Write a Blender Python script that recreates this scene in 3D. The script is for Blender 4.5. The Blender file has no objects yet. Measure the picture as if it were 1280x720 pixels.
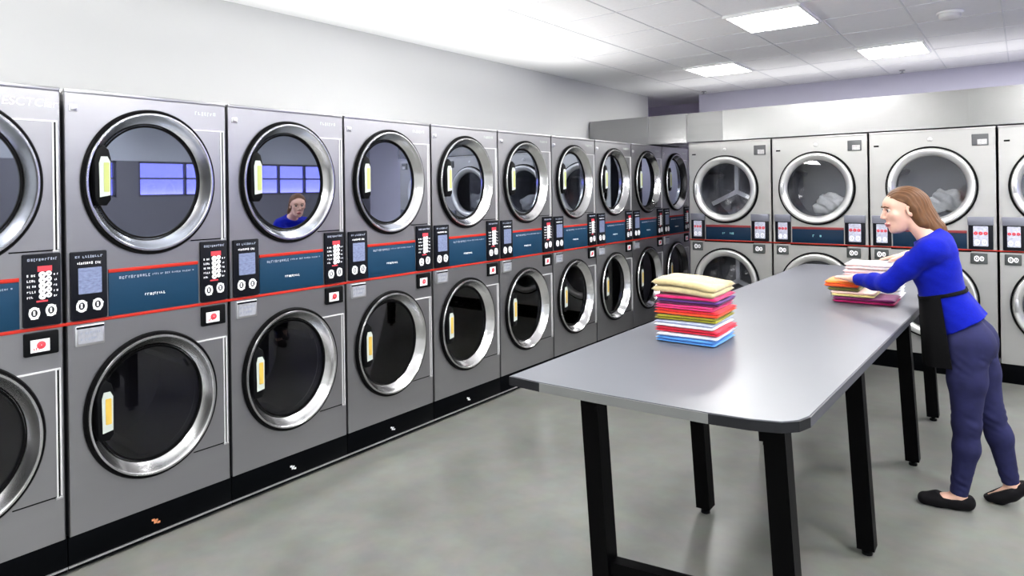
import bpy, bmesh, math, random
import numpy as np
from mathutils import Vector, Matrix
random.seed(4)
PI = math.pi
SC = bpy.context.scene
COL = SC.collection

# ------------------------------------------------------------------ helpers
def s2l(c):
    return c / 12.92 if c <= 0.04045 else ((c + 0.055) / 1.055) ** 2.4
def rgb(r, g, b):
    return (s2l(r / 255), s2l(g / 255), s2l(b / 255), 1.0)

MATS = {}
def mat(name, col, rough=0.5, metal=0.0, spec=0.5, noise=None, bump=None, emit=None, coat=0.0, sheen=0.0):
    """noise = (scale xyz, detail, amount): value variation of the colour; bump = (scale xyz, strength)."""
    if name in MATS: return MATS[name]
    m = bpy.data.materials.new(name); m.use_nodes = True
    nt = m.node_tree; b = nt.nodes['Principled BSDF']
    b.inputs['Base Color'].default_value = col
    b.inputs['Roughness'].default_value = rough
    b.inputs['Metallic'].default_value = metal
    b.inputs['Specular IOR Level'].default_value = spec
    if coat: b.inputs['Coat Weight'].default_value = coat
    if sheen: b.inputs['Sheen Weight'].default_value = sheen
    if emit:
        b.inputs['Emission Color'].default_value = emit[0]; b.inputs['Emission Strength'].default_value = emit[1]
    tc = nt.nodes.new('ShaderNodeTexCoord')
    def nz(scale, detail):
        mp = nt.nodes.new('ShaderNodeMapping'); mp.inputs['Scale'].default_value = scale
        nt.links.new(tc.outputs['Object'], mp.inputs['Vector'])
        n = nt.nodes.new('ShaderNodeTexNoise'); n.inputs['Scale'].default_value = 1.0; n.inputs['Detail'].default_value = detail
        nt.links.new(mp.outputs['Vector'], n.inputs['Vector']); return n
    if noise:
        n = nz(noise[0], noise[1])
        mr = nt.nodes.new('ShaderNodeMapRange')
        mr.inputs['From Min'].default_value = 0.25; mr.inputs['From Max'].default_value = 0.75
        mr.inputs['To Min'].default_value = 1 - noise[2]; mr.inputs['To Max'].default_value = 1 + noise[2]
        nt.links.new(n.outputs['Fac'], mr.inputs['Value'])
        mx = nt.nodes.new('ShaderNodeVectorMath'); mx.operation = 'SCALE'
        mx.inputs[0].default_value = col[:3]
        nt.links.new(mr.outputs['Result'], mx.inputs['Scale'])
        nt.links.new(mx.outputs['Vector'], b.inputs['Base Color'])
    if bump:
        n = nz(bump[0], 3)
        bp = nt.nodes.new('ShaderNodeBump'); bp.inputs['Strength'].default_value = bump[1]; bp.inputs['Distance'].default_value = 0.002
        nt.links.new(n.outputs['Fac'], bp.inputs['Height']); nt.links.new(bp.outputs['Normal'], b.inputs['Normal'])
    MATS[name] = m
    return m

def glass_mat(name, tint, refl, refl_col=(1, 1, 1, 1)):
    m = bpy.data.materials.new(name); m.use_nodes = True
    nt = m.node_tree; nt.nodes.clear()
    out = nt.nodes.new('ShaderNodeOutputMaterial'); mix = nt.nodes.new('ShaderNodeMixShader')
    tr = nt.nodes.new('ShaderNodeBsdfTransparent'); tr.inputs['Color'].default_value = tint
    gl = nt.nodes.new('ShaderNodeBsdfGlossy'); gl.inputs['Roughness'].default_value = 0.015; gl.inputs['Color'].default_value = refl_col
    fr = nt.nodes.new('ShaderNodeFresnel'); fr.inputs['IOR'].default_value = 1.5
    ad = nt.nodes.new('ShaderNodeMath'); ad.operation = 'ADD'; ad.use_clamp = True; ad.inputs[1].default_value = refl
    nt.links.new(fr.outputs[0], ad.inputs[0]); nt.links.new(ad.outputs[0], mix.inputs[0])
    nt.links.new(tr.outputs[0], mix.inputs[1]); nt.links.new(gl.outputs[0], mix.inputs[2]); nt.links.new(mix.outputs[0], out.inputs[0])
    MATS[name] = m
    return m

def obj(name, src, m, parent=None, smooth=None):
    """Link a bmesh or mesh as ONE object; smooth = auto-smooth angle in degrees."""
    if isinstance(src, bmesh.types.BMesh):
        bmesh.ops.recalc_face_normals(src, faces=src.faces)
        if smooth is not None:
            for f in src.faces: f.smooth = True
            lim = math.radians(smooth)
            for e in src.edges:
                if len(e.link_faces) == 2 and e.calc_face_angle(0) > lim: e.smooth = False
        me = bpy.data.meshes.new(name); src.to_mesh(me); src.free()
    else:
        me = src; me.name = name
    for mm in (m if isinstance(m, (list, tuple)) else [m]): me.materials.append(mm)
    o = bpy.data.objects.new(name, me); COL.objects.link(o)
    if parent is not None: o.parent = parent
    return o

def tag(o, label, cat, group=None):
    o['label'] = label; o['category'] = cat
    if group: o['group'] = group
    return o
def thing(name, label, cat, loc=(0, 0, 0), rz=0.0, group=None):
    o = bpy.data.objects.new(name, None); COL.objects.link(o)
    o.empty_display_size = 0.1; o.location = loc; o.rotation_euler = (0, 0, rz)
    return tag(o, label, cat, group)
def struct(name, bm, m, smooth=None):
    o = obj(name, bm, m, None, smooth); o['kind'] = 'structure'; return o
def copy_tree(o, parent=None):
    c = o.copy(); COL.objects.link(c)
    if parent is not None: c.parent = parent
    for ch in list(o.children): copy_tree(ch, c)
    return c

def box(bm, lo, hi, bev=0.0, seg=2):
    vs = [bm.verts.new((x, y, z)) for x in (lo[0], hi[0]) for y in (lo[1], hi[1]) for z in (lo[2], hi[2])]
    q = [(0, 1, 3, 2), (4, 6, 7, 5), (0, 4, 5, 1), (2, 3, 7, 6), (0, 2, 6, 4), (1, 5, 7, 3)]
    fs = [bm.faces.new([vs[i] for i in f]) for f in q]
    if bev > 0:
        es = list({e for f in fs for e in f.edges})
        bmesh.ops.bevel(bm, geom=es, offset=bev, segments=seg, affect='EDGES', profile=0.5)
    return bm
def B(lo, hi, bev=0.0, seg=2):
    return box(bmesh.new(), lo, hi, bev, seg)

def lathe_y(bm, prof, c, n=72, sx=1.0, sz=1.0, closed=False, mi=0):
    """Lathe round the Y axis: prof = [(radius, y)], elliptical by sx / sz, centred on c (x, z)."""
    rings = []
    for r, y in prof:
        rings.append([bm.verts.new((c[0] + r * sx * math.cos(2 * PI * i / n), y, c[1] + r * sz * math.sin(2 * PI * i / n))) for i in range(n)])
    k = len(rings)
    for j in range(k if closed else k - 1):
        a, b = rings[j], rings[(j + 1) % k]
        for i in range(n):
            f = bm.faces.new((a[i], a[(i + 1) % n], b[(i + 1) % n], b[i])); f.material_index = mi
    return rings
def lathe_z(bm, prof, c, n=24):
    rings = [[bm.verts.new((c[0] + r * math.cos(2 * PI * i / n), c[1] + r * math.sin(2 * PI * i / n), z)) for i in range(n)] for r, z in prof]
    for a, b in zip(rings, rings[1:]):
        for i in range(n): bm.faces.new((a[i], a[(i + 1) % n], b[(i + 1) % n], b[i]))
    bm.faces.new(rings[0]); bm.faces.new(rings[-1])
    return bm
def prism_y(bm, pts, y0, y1, bev=0.0):
    """Polygon in XZ extruded from y0 to y1."""
    a = [bm.verts.new((x, y0, z)) for x, z in pts]; b = [bm.verts.new((x, y1, z)) for x, z in pts]
    n = len(pts); fs = [bm.faces.new(a), bm.faces.new(b[::-1])]
    for i in range(n): fs.append(bm.faces.new((a[i], b[i], b[(i + 1) % n], a[(i + 1) % n])))
    if bev:
        bmesh.ops.bevel(bm, geom=list(fs[0].edges), offset=bev, segments=2, affect='EDGES', profile=0.5)
    return bm
def prism_z(bm, pts, z0, z1, bev=0.0):
    a = [bm.verts.new((x, y, z0)) for x, y in pts]; b = [bm.verts.new((x, y, z1)) for x, y in pts]
    n = len(pts); fs = [bm.faces.new(a[::-1]), bm.faces.new(b)]
    for i in range(n): bm.faces.new((a[i], a[(i + 1) % n], b[(i + 1) % n], b[i]))
    if bev: bmesh.ops.bevel(bm, geom=list(fs[1].edges), offset=bev, segments=2, affect='EDGES', profile=0.5)
    return bm
def rrect(x0, z0, x1, z1, r, n=6):
    pts = []
    for cx, cz, a0 in ((x1 - r, z1 - r, 0), (x0 + r, z1 - r, 90), (x0 + r, z0 + r, 180), (x1 - r, z0 + r, 270)):
        for i in range(n + 1):
            a = math.radians(a0 + 90 * i / n); pts.append((cx + r * math.cos(a), cz + r * math.sin(a)))
    return pts
def bar(bm, p, q, w, d=None, up=Vector((0, 0, 1))):
    """Square bar from p to q."""
    d = d or w; p, q = Vector(p), Vector(q); t = (q - p).normalized()
    s = t.cross(up) if abs(t.dot(up)) < 0.95 else t.cross(Vector((0, 1, 0)))
    s.normalize(); u = s.cross(t)
    r = []
    for e in (p, q): r.append([bm.verts.new(e + s * a * w / 2 + u * b * d / 2) for a, b in ((-1, -1), (1, -1), (1, 1), (-1, 1))])
    bm.faces.new(r[0][::-1]); bm.faces.new(r[1])
    for i in range(4): bm.faces.new((r[0][i], r[0][(i + 1) % 4], r[1][(i + 1) % 4], r[1][i]))
    return bm
def panel_with_hole(bm, x0, z0, x1, z1, c, rx, rz, y=0.0, lip=0.03, n=72):
    """Sheet in XZ with an elliptical hole and a rolled-in lip."""
    angs = [2 * PI * i / n for i in range(n)] + [math.atan2(zz - c[1], xx - c[0]) % (2 * PI) for xx in (x0, x1) for zz in (z0, z1)]
    angs = sorted(set(round(a, 7) for a in angs))
    inn, out, bk = [], [], []
    for a in angs:
        ca, sa = math.cos(a), math.sin(a)
        e = 1 / math.sqrt((ca / rx) ** 2 + (sa / rz) ** 2)
        t = min((((x1 if ca > 0 else x0) - c[0]) / ca) if abs(ca) > 1e-9 else 1e9, (((z1 if sa > 0 else z0) - c[1]) / sa) if abs(sa) > 1e-9 else 1e9)
        inn.append(bm.verts.new((c[0] + e * ca, y, c[1] + e * sa)))
        bk.append(bm.verts.new((c[0] + e * ca, y + lip, c[1] + e * sa)))
        out.append(bm.verts.new((c[0] + t * ca, y, c[1] + t * sa)))
    m = len(angs)
    for i in range(m):
        j = (i + 1) % m
        bm.faces.new((inn[i], inn[j], out[j], out[i])); bm.faces.new((inn[j], inn[i], bk[i], bk[j]))
def strokes(bm, x0, z0, w, h, y, rnd, th=0.0012, dens=1.5):
    """A line of small printed characters too fine to read: short strokes of uneven height."""
    x = x0
    while x < x0 + w:
        cw = h * rnd.uniform(0.35, 0.75)
        if rnd.random() < 0.12: x += cw; continue
        a = h * rnd.uniform(0.0, 0.25); b = h * rnd.uniform(0.75, 1.0); t = h * 0.2
        box(bm, (x, y - th, z0 + a), (x + t, y, z0 + b))
        k = rnd.random()
        if k < 0.75: box(bm, (x + t, y - th, z0 + b - t), (x + cw * 0.8, y, z0 + b))
        if k > 0.3: box(bm, (x + t, y - th, z0 + a), (x + cw * 0.8, y, z0 + a + t))
        if 0.3 < k < 0.6: box(bm, (x + cw * 0.8 - t, y - th, z0 + a + t), (x + cw * 0.8, y, z0 + b - t))
        x += cw + h * 0.18
def text_mesh(s, size, ext=0.0008, shear=0.0):
    cu = bpy.data.curves.new('t', 'FONT'); cu.body = s; cu.size = size; cu.extrude = ext; cu.shear = shear
    t = bpy.data.objects.new('t', cu); COL.objects.link(t)
    dg = bpy.context.evaluated_depsgraph_get(); dg.update()
    me = bpy.data.meshes.new_from_object(t.evaluated_get(dg))
    bpy.data.objects.remove(t); bpy.data.curves.remove(cu)
    me.transform(Matrix.Rotation(PI / 2, 4, 'X'))
    me.materials.clear()
    return me

# ------------------------------------------------------------------ materials
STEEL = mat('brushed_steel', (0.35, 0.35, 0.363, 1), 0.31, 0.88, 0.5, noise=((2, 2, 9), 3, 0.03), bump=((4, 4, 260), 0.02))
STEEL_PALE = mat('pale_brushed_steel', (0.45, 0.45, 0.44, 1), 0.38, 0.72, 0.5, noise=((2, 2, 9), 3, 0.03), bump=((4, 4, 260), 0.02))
CHROME = mat('polished_door_steel', (0.68, 0.68, 0.69, 1), 0.2, 1.0, noise=((20, 20, 20), 3, 0.05))
RIM_PALE = mat('satin_door_steel', (0.78, 0.78, 0.77, 1), 0.3, 0.8)
SOFFIT = mat('soffit_steel', (0.33, 0.33, 0.33, 1), 0.25, 0.9, noise=((0.8, 1, 30), 3, 0.05), bump=((3, 3, 150), 0.05))
DARK_RIM = mat('black_rubber', rgb(5, 5, 6), 0.5, 0, .08)
BLACK = mat('black_plastic', rgb(8, 9, 11), 0.45, 0, .1)
NAVY_PANEL = mat('dark_panel_plastic', rgb(12, 14, 22), 0.45, 0, .15)
KICK = mat('black_kick_plate', rgb(3, 4, 6), 0.4, 0, .05)
BLUE = mat('blue_name_band', rgb(22, 56, 82), 0.5, 0, .15)
BLUE_DK = mat('navy_name_band', rgb(16, 38, 60), 0.5, 0, .15)
RED = mat('red_trim', rgb(176, 42, 30), 0.5, 0, .2)
RED_DK = mat('dark_red_trim', rgb(124, 36, 38), 0.45)
WHITE = mat('white_print', rgb(246, 247, 250), 0.5)
GREYW = mat('grey_print', rgb(150, 158, 176), 0.5)
PALE_RED = mat('red_print', rgb(214, 60, 72), 0.5)
LCD = mat('blue_grey_display', rgb(118, 128, 160), 0.3, noise=((60, 60, 120), 3, 0.35))
LABEL = mat('grey_label_plate', rgb(168, 170, 178), 0.35, 0.3, noise=((90, 60, 60), 2, 0.15))
SILVER = mat('silver_frame', (0.62, 0.62, 0.64, 1), 0.3, 0.9)
STICK_Y = mat('yellow_sticker', rgb(206, 172, 72), 0.5, noise=((30, 30, 12), 2, 0.2))
STICK_W = mat('white_sticker', rgb(188, 196, 190), 0.5)
STICK_G = mat('yellow_green_sticker', rgb(178, 186, 110), 0.5)
DRUM = mat('drum_steel', (0.22, 0.22, 0.235, 1), 0.38, 0.7)
DRUM_L = mat('drum_rib_steel', (0.75, 0.75, 0.77, 1), 0.3, 0.7)
GLASS_UP = glass_mat('mirrored_door_glass', (0.20, 0.21, 0.24, 1), 0.46, (0.80, 0.86, 1.0, 1))
GLASS_LOW = glass_mat('smoked_door_glass', (0.55, 0.55, 0.58, 1), 0.0)
GLASS_BACK = glass_mat('clear_door_glass', (0.90, 0.91, 0.94, 1), 0.0)
WINGLASS = glass_mat('blue_window_glass', (0.55, 0.55, 0.97, 1), 0.0)
ADDED_GLASS = glass_mat('added_window_glass', (0.95, 0.96, 0.97, 1), 0.0)

# ------------------------------------------------------------------ camera (level camera, slight roll, lowered frame)
f_px = 816.45; yaw = -0.6654; roll = -0.0141
F = Vector((math.sin(yaw), math.cos(yaw), 0)); R = Vector((math.cos(yaw), -math.sin(yaw), 0)); U = Vector((0, 0, 1))
R2 = R * math.cos(roll) + U * math.sin(roll); U2 = -R * math.sin(roll) + U * math.cos(roll)
cam = bpy.data.cameras.new('camera'); co = bpy.data.objects.new('camera', cam); COL.objects.link(co)
co.matrix_world = Matrix(((R2.x, U2.x, -F.x, 3.2639), (R2.y, U2.y, -F.y, 0.0), (R2.z, U2.z, -F.z, 1.6381), (0, 0, 0, 1)))
cam.sensor_width = 36; cam.lens = f_px / 1280 * 36; cam.shift_x = 0; cam.shift_y = -123.77 / 1280
cam.clip_start = 0.05; cam.clip_end = 100
SC.camera = co

# ------------------------------------------------------------------ room shell
ZC = 2.885
XL, XR, YF, YB2 = -0.80, 7.0, -2.6, 8.55
WALLW = mat('white_wall_paint', rgb(200, 201, 200), 0.8, noise=((1.5, 1.5, 1.5), 3, 0.01))
WALLP = mat('lavender_wall_paint', rgb(186, 184, 202), 0.7)
WALLD = mat('dark_recess_paint', rgb(205, 198, 220), 0.8)
WALLB = mat('grey_lower_wall_paint', rgb(92, 92, 100), 0.7)
CEILM = mat('ceiling_tile', rgb(249, 249, 250), 0.9, noise=((40, 40, 40), 4, 0.02))
CEILB = mat('ceiling_border_paint', rgb(246, 247, 247), 0.8)
GRIDM = mat('ceiling_grid_metal', rgb(226, 227, 230), 0.6)
m = bpy.data.materials.new('polished_concrete'); m.use_nodes = True
nt = m.node_tree; b = nt.nodes['Principled BSDF']
tc = nt.nodes.new('ShaderNodeTexCoord')
n1 = nt.nodes.new('ShaderNodeTexNoise'); n1.inputs['Scale'].default_value = 1.1; n1.inputs['Detail'].default_value = 6; n1.inputs['Roughness'].default_value = 0.6
n2 = nt.nodes.new('ShaderNodeTexNoise'); n2.inputs['Scale'].default_value = 9; n2.inputs['Detail'].default_value = 5
for n in (n1, n2): nt.links.new(tc.outputs['Object'], n.inputs['Vector'])
cr = nt.nodes.new('ShaderNodeValToRGB')
cr.color_ramp.elements[0].position = 0.3; cr.color_ramp.elements[0].color = rgb(92, 94, 87)
cr.color_ramp.elements[1].position = 0.72; cr.color_ramp.elements[1].color = rgb(122, 124, 116)
nt.links.new(n1.outputs['Fac'], cr.inputs['Fac'])
mx = nt.nodes.new('ShaderNodeMix'); mx.data_type = 'RGBA'; mx.blend_type = 'OVERLAY'; mx.inputs[0].default_value = 0.25
nt.links.new(cr.outputs['Color'], mx.inputs[6]); nt.links.new(n2.outputs['Color'], mx.inputs[7])
hs = nt.nodes.new('ShaderNodeHueSaturation'); hs.inputs['Saturation'].default_value = 0.55
nt.links.new(mx.outputs[2], hs.inputs['Color']); nt.links.new(hs.outputs['Color'], b.inputs['Base Color'])
mr = nt.nodes.new('ShaderNodeMapRange'); mr.inputs['To Min'].default_value = 0.22; mr.inputs['To Max'].default_value = 0.42
nt.links.new(n1.outputs['Fac'], mr.inputs['Value']); nt.links.new(mr.outputs['Result'], b.inputs['Roughness'])
FLOORM = m

struct('floor', B((-1.9, YF - .1, -0.1), (XR + .1, 9.5, 0)), FLOORM)
bm = bmesh.new(); box(bm, (-0.19, YF - .1, ZC), (XR + .1, 9.5, ZC + .1)); struct('ceiling', bm, CEILM)
struct('trim_1', B((-1.9, YF - .1, ZC), (-0.192, 9.5, ZC + .1)), CEILB)       # plain border strip of the ceiling
struct('wall_left', B((XL - .1, YF - .1, 0), (XL, 8.24, ZC)), WALLW)
struct('wall_back', B((-0.2, YB2, 0), (XR + .1, YB2 + .1, ZC)), WALLP)
struct('wall_recess', B((-1.9, 9.4, 0), (-0.1, 9.5, ZC)), WALLD)
struct('wall_recess_side', B((-1.9, 8.24, 0), (-1.8, 9.4, ZC)), WALLD)
struct('wall_recess_front', B((-1.8, 8.14, 0), (XL - .1, 8.24, ZC)), WALLD)
struct('wall_recess_end', B((-0.2, YB2 + .1, 0), (-0.1, 9.4, ZC)), WALLD)
# front wall with an unseen window added behind the camera for more light
FX = [(4.5, 6.8)]
FZ0, FZ1 = .35, 2.6
bm = bmesh.new()
box(bm, (XL - .1, YF - .1, 0), (XR + .1, YF, FZ0)); box(bm, (XL - .1, YF - .1, FZ1), (XR + .1, YF, ZC))
xs = [XL - .1] + [v for p in FX for v in p] + [XR + .1]
for a, c in zip(xs[0::2], xs[1::2]): box(bm, (a, YF - .1, FZ0), (c, YF, FZ1))
struct('wall_front', bm, WALLW)
# right wall: dark lower part, a long band of windows, white above
WZ0, WZ1 = 1.60, 2.13
WIN = [(-2.45, -.15, .30, 2.62, 0), (.0, 1.25, .30, 2.62, 0), (3.1, 3.9, WZ0, WZ1, 1), (4.2, 5.6, WZ0, WZ1, 1), (6.0, 7.6, WZ0, WZ1, 1)]  # the tall windows are unseen, added to let more light in
FRAME_D = mat('dark_window_frame', rgb(52, 54, 70), 0.5)
bl, bu = bmesh.new(), bmesh.new()
yy = YF
for a, c, z0, z1, _k in WIN + [(YB2, YB2, 0, 0, 0)]:
    box(bl, (XR, yy, 0), (XR + .12, a, WZ0)); box(bl, (XR, yy, WZ0), (XR + .12, a, WZ1)); box(bu, (XR, yy, WZ1), (XR + .12, a, ZC))
    if c > a:
        box(bl, (XR, a, 0), (XR + .12, c, z0)); box(bu, (XR, a, z1), (XR + .12, c, ZC))
    yy = c
struct('wall_right', bl, WALLB); struct('wall_right_upper', bu, mat('grey_upper_wall_paint', rgb(158, 161, 168), .8))
for i, (a, c, z0, z1, kind) in enumerate(WIN):
    bm = bmesh.new()
    n = max(2, round((c - a) / (0.6 if kind else 1.1)))
    for q0, q1 in ((z0, z0 + .03), (z1 - .03, z1)) + (((1.86, 1.885),) if kind else ()): box(bm, (XR + .02, a, q0), (XR + .08, c, q1))
    for k in range(n + 1):
        y = a + (c - a - .03) * k / n; box(bm, (XR + .02, y, z0), (XR + .08, y + .03, z1))
    w = struct('window_%d' % (i + 1), bm, FRAME_D)
    obj('pane', B((XR + .045, a, z0), (XR + .05, c, z1)), WINGLASS if kind else ADDED_GLASS, w)
for i, (a, c) in enumerate(FX):
    bm = bmesh.new()
    for z0, z1 in ((FZ0, FZ0 + .05), (FZ1 - .05, FZ1)): box(bm, (a, YF - .08, z0), (c, YF - .02, z1))
    for k in range(3):
        x = a + (c - a - .05) * k / 2; box(bm, (x, YF - .08, FZ0), (x + .05, YF - .02, FZ1))
    w = struct('window_%d' % (len(WIN) + i + 1), bm, FRAME_D)
    obj('pane', B((a, YF - .055, FZ0), (c, YF - .05, FZ1)), ADDED_GLASS, w)
# ceiling grid (T bars)
bm = bmesh.new()
gx = [-0.09 + .54 * k for k in range(13)]
for x in gx: box(bm, (x - .005, YF, ZC - .003), (x + .005, YB2, ZC + .01))
for k in range(-13, 10):
    y = 2.88 + .62 * k - .62 * 0
    if YF < y < YB2: box(bm, (-0.19, y - .005, ZC - .0025), (XR, y + .005, ZC + .01))
struct('trim_2', bm, GRIDM)

# ------------------------------------------------------------------ ceiling lights
LIGHT_E = mat('lit_diffuser', (1, 1, 1, 1), 0.5, emit=((1.0, 0.985, 0.97, 1), 42.0))
LIGHT_F = mat('light_frame_white', rgb(240, 240, 240), 0.5)
def ceiling_light(label):
    t = thing('ceiling_light', label, 'light', group='square ceiling lights')
    bm = bmesh.new()
    for lo, hi in (((0, 0), (.54, .025)), ((0, .595), (.54, .62)), ((0, .025), (.02, .595)), ((.52, .025), (.54, .595)), ((.125, .025), (.14, .595))):
        box(bm, (lo[0], lo[1], -.014), (hi[0], hi[1], .004))
    obj('frame', bm, LIGHT_F, t)
    obj('diffuser', B((.142, .027, -.010), (.518, .593, -.003)), LIGHT_E, t)
    obj('side_lens', B((.022, .027, -.010), (.123, .593, -.004)), mat('side_lens_dim', (1, 1, 1, 1), 0.5, emit=((1, 1, 1, 1), 6.0)), t)
    return t
lab = ['square ceiling light nearest the camera, cut by the top edge above the left dryers',
       'square ceiling light in the middle of the ceiling, above the table',
       'small far ceiling light nearest the dark corner recess',
       'far ceiling light at the right, between the round detector and the lavender wall']
spots = [(.45, 2.88), (1.53, 4.74), (.45, 6.52), (2.05, 6.66)]
L0 = ceiling_light(lab[0])
extra = [(3.15, 2.26), (1.53, 1.0), (.45, -.8), (3.15, -1.0), (4.77, 4.74), (4.77, 1.0), (5.85, 2.88), (4.77, 6.6), (5.85, -1.4), (3.69, 3.5), (3.69, 5.36), (3.69, 7.22)]  # unseen panels added to brighten the room
for i, (x, y) in enumerate(spots + extra):
    t = L0 if i == 0 else copy_tree(L0)
    t.location = (x, y, ZC - .006)
    if i < 4: t['label'] = lab[i]
    else: t['label'] = 'unseen ceiling panel added outside the frame to light the room'

t = thing('smoke_detector', 'round white smoke detector on a ceiling tile at the top right', 'smoke detector', (2.85, 5.71, ZC - .005))
obj('base', lathe_z(bmesh.new(), [(.085, 0), (.085, -.012), (.078, -.016)], (0, 0)), LIGHT_F, t, 40)
obj('cover', lathe_z(bmesh.new(), [(.07, -.016), (.068, -.04), (.055, -.052), (.03, -.056)], (0, 0)), mat('detector_cover', rgb(222, 222, 222), 0.5), t, 40)
def sprinkler(x, y, label):
    t = thing('sprinkler_head', label, 'sprinkler', (x, y, ZC - .005), group='ceiling sprinkler heads')
    obj('escutcheon', lathe_z(bmesh.new(), [(.03, 0), (.028, -.006), (.012, -.008)], (0, 0), 16), mat('grey_metal', rgb(150, 150, 155), 0.4, 0.6), t, 40)
    bm = lathe_z(bmesh.new(), [(.009, -.008), (.009, -.03)], (0, 0), 12); lathe_z(bm, [(.022, -.03), (.022, -.034)], (0, 0), 16)
    obj('deflector', bm, MATS['grey_metal'], t, 40)
sprinkler(2.22, 8.3, 'small sprinkler head under the ceiling against the lavender wall, right one')
sprinkler(-.03, 8.3, 'small sprinkler head on the ceiling beside the dark corner recess')

# ------------------------------------------------------------------ dryers
def dial(bm, c, r, y, rnd):
    """White gear-like coin dial: ring with short ticks."""
    lathe_y(bm, [(r, y), (r, y - .004), (r * .60, y - .004), (r * .60, y)], c, 20, .84, 1.08)
    for a in (.5, 2.2, 3.9, 5.3):
        a += rnd.uniform(-.3, .3)
        p = (c[0] + r * .80 * math.cos(a), c[1] + r * 1.04 * math.sin(a)); h = r * .12
        box(bm, (p[0] - h, y - .0045, p[1] - h), (p[0] + h, y, p[1] + h))
    box(bm, (c[0] - r * .16, y - .004, c[1] - r * .35), (c[0] + r * .12, y, c[1] + r * .4))

def door(parent, c, rx, rz, style, glassm, lower=False, handle=True, sticker=True):
    """Round door: steel ring funnelling in to the glass; sub-parts gasket, glass, handle."""
    bm = bmesh.new()
    if style == 'deep':
        prof = [(.988, -.002), (.988, -.022), (.974, -.030), (.950, -.030), (.930, -.022), (.915, -.010), (.822, .030), (.805, .036), (.84, .040), (.915, .012), (.925, -.001)]
        gr, gy = .81, .032
    else:
        prof = [(.985, -.003), (.985, -.030), (.965, -.042), (.93, -.046), (.86, -.040), (.80, -.022), (.785, -.006), (.785, .004), (.95, .004)]
        gr, gy = .79, -.002
    lathe_y(bm, prof, c, 96, rx, rz, closed=True)
    d = obj('door', bm, CHROME if style == 'deep' else RIM_PALE, parent, 35)
    bm = bmesh.new()
    gd = -.022 if style == 'deep' else -.028
    lathe_y(bm, [(.989, -.002), (1.030, -.002), (1.030, gd + .010), (1.012, gd), (.989, gd)], c, 72, rx, rz, closed=True)
    obj('gasket', bm, DARK_RIM, d, 35)
    bm = bmesh.new()
    ring = lathe_y(bm, [(gr, gy), (gr, gy + .004)], c, 72, rx, rz)
    bm.faces.new(ring[0]); bm.faces.new(ring[1])
    obj('glass', bm, glassm, d)
    if style == 'deep':
        bm = bmesh.new()
        lathe_y(bm, [(.812, .031), (.812, .024), (.785, .026), (.785, .031)], c, 72, rx, rz, closed=True)
        obj('glass_seal', bm, DARK_RIM, d, 35)
        # black pull plate at the left edge of the glass, with the instruction sticker on it
        hx = c[0] - rx * .755; hz = c[1] + (rz * .09)
        h = .135
        pts = [(hx - .034, hz - h * .75), (hx - .02, hz - h), (hx + .014, hz - h * 1.0), (hx + .032, hz - h * .82), (hx + .034, hz + h * .55), (hx + .024, hz + h * .86), (hx, hz + h), (hx - .022, hz + h * .86), (hx - .036, hz + h * .5)]
        hd = obj('handle', prism_y(bmesh.new(), pts, -.040, .020, .008), BLACK, d, 40)
        sp = [(hx - .016, hz - h * .72), (hx + .026, hz - h * .66), (hx + .027, hz + h * .45), (hx + .016, hz + h * .62), (hx - .010, hz + h * .62), (hx - .018, hz + h * .4)]
        bm = prism_y(bmesh.new(), sp, -.0425, -.0395); obj('instruction_sticker', bm, STICK_W, hd)
        if lower: bm = prism_y(bmesh.new(), rrect(hx - .004, hz - h * .45, hx + .020, hz + h * .4, .004), -.0440, -.0415); obj('sticker_patch', bm, STICK_Y, hd)
        else: bm = prism_y(bmesh.new(), rrect(hx + .000, hz - h * .55, hx + .022, hz + h * .42, .004), -.0440, -.0415); obj('sticker_patch', bm, STICK_G, hd)
    else:
        hx = c[0] - rx * .9
        bm = prism_y(bmesh.new(), rrect(hx - .010, c[1] - .055, hx + .014, c[1] + .055, .01), -.066, -.034, .004)
        obj('handle', bm, SILVER, d, 40)
    return d

def drum(parent, c, rx, rz, ribs):
    bm = bmesh.new()
    g = lathe_y(bm, [(.86, .035), (.80, .05), (.80, .085), (.97, .10), (.97, .60), (.30, .615)], c, 64, rx, rz)
    bm.faces.new(g[-1])
    d = obj('drum', bm, DRUM, parent, 35)
    bm = bmesh.new()
    lathe_y(bm, [(.80, .083), (.815, .075), (.83, .085), (.815, .095)], c, 64, rx, rz, closed=True)
    obj('drum_rim', bm, DRUM_L, d, 35)
    if ribs:
        bm = bmesh.new()
        for a in (90, 210, 330):
            a = math.radians(a); q = (c[0] + .95 * rx * math.cos(a), .36, c[1] + .95 * rz * math.sin(a))
            bar(bm, (c[0], .36, c[1] - .03), (q[0], .36, q[2]), .045, .03, up=Vector((0, 1, 0)))
        obj('back_spokes', bm, DRUM_L, d)
    for a in (30, 150, 270):
        bm = bmesh.new(); a = math.radians(a)
        p = (c[0] + .90 * rx * math.cos(a), c[1] + .90 * rz * math.sin(a))
        t = Vector((math.cos(a), 0, math.sin(a)))
        bar(bm, (p[0], .11, p[1]), (p[0], .59, p[1]), .05, .07, up=t)
        obj('baffle', bm, DRUM, d)
    return d

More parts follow.
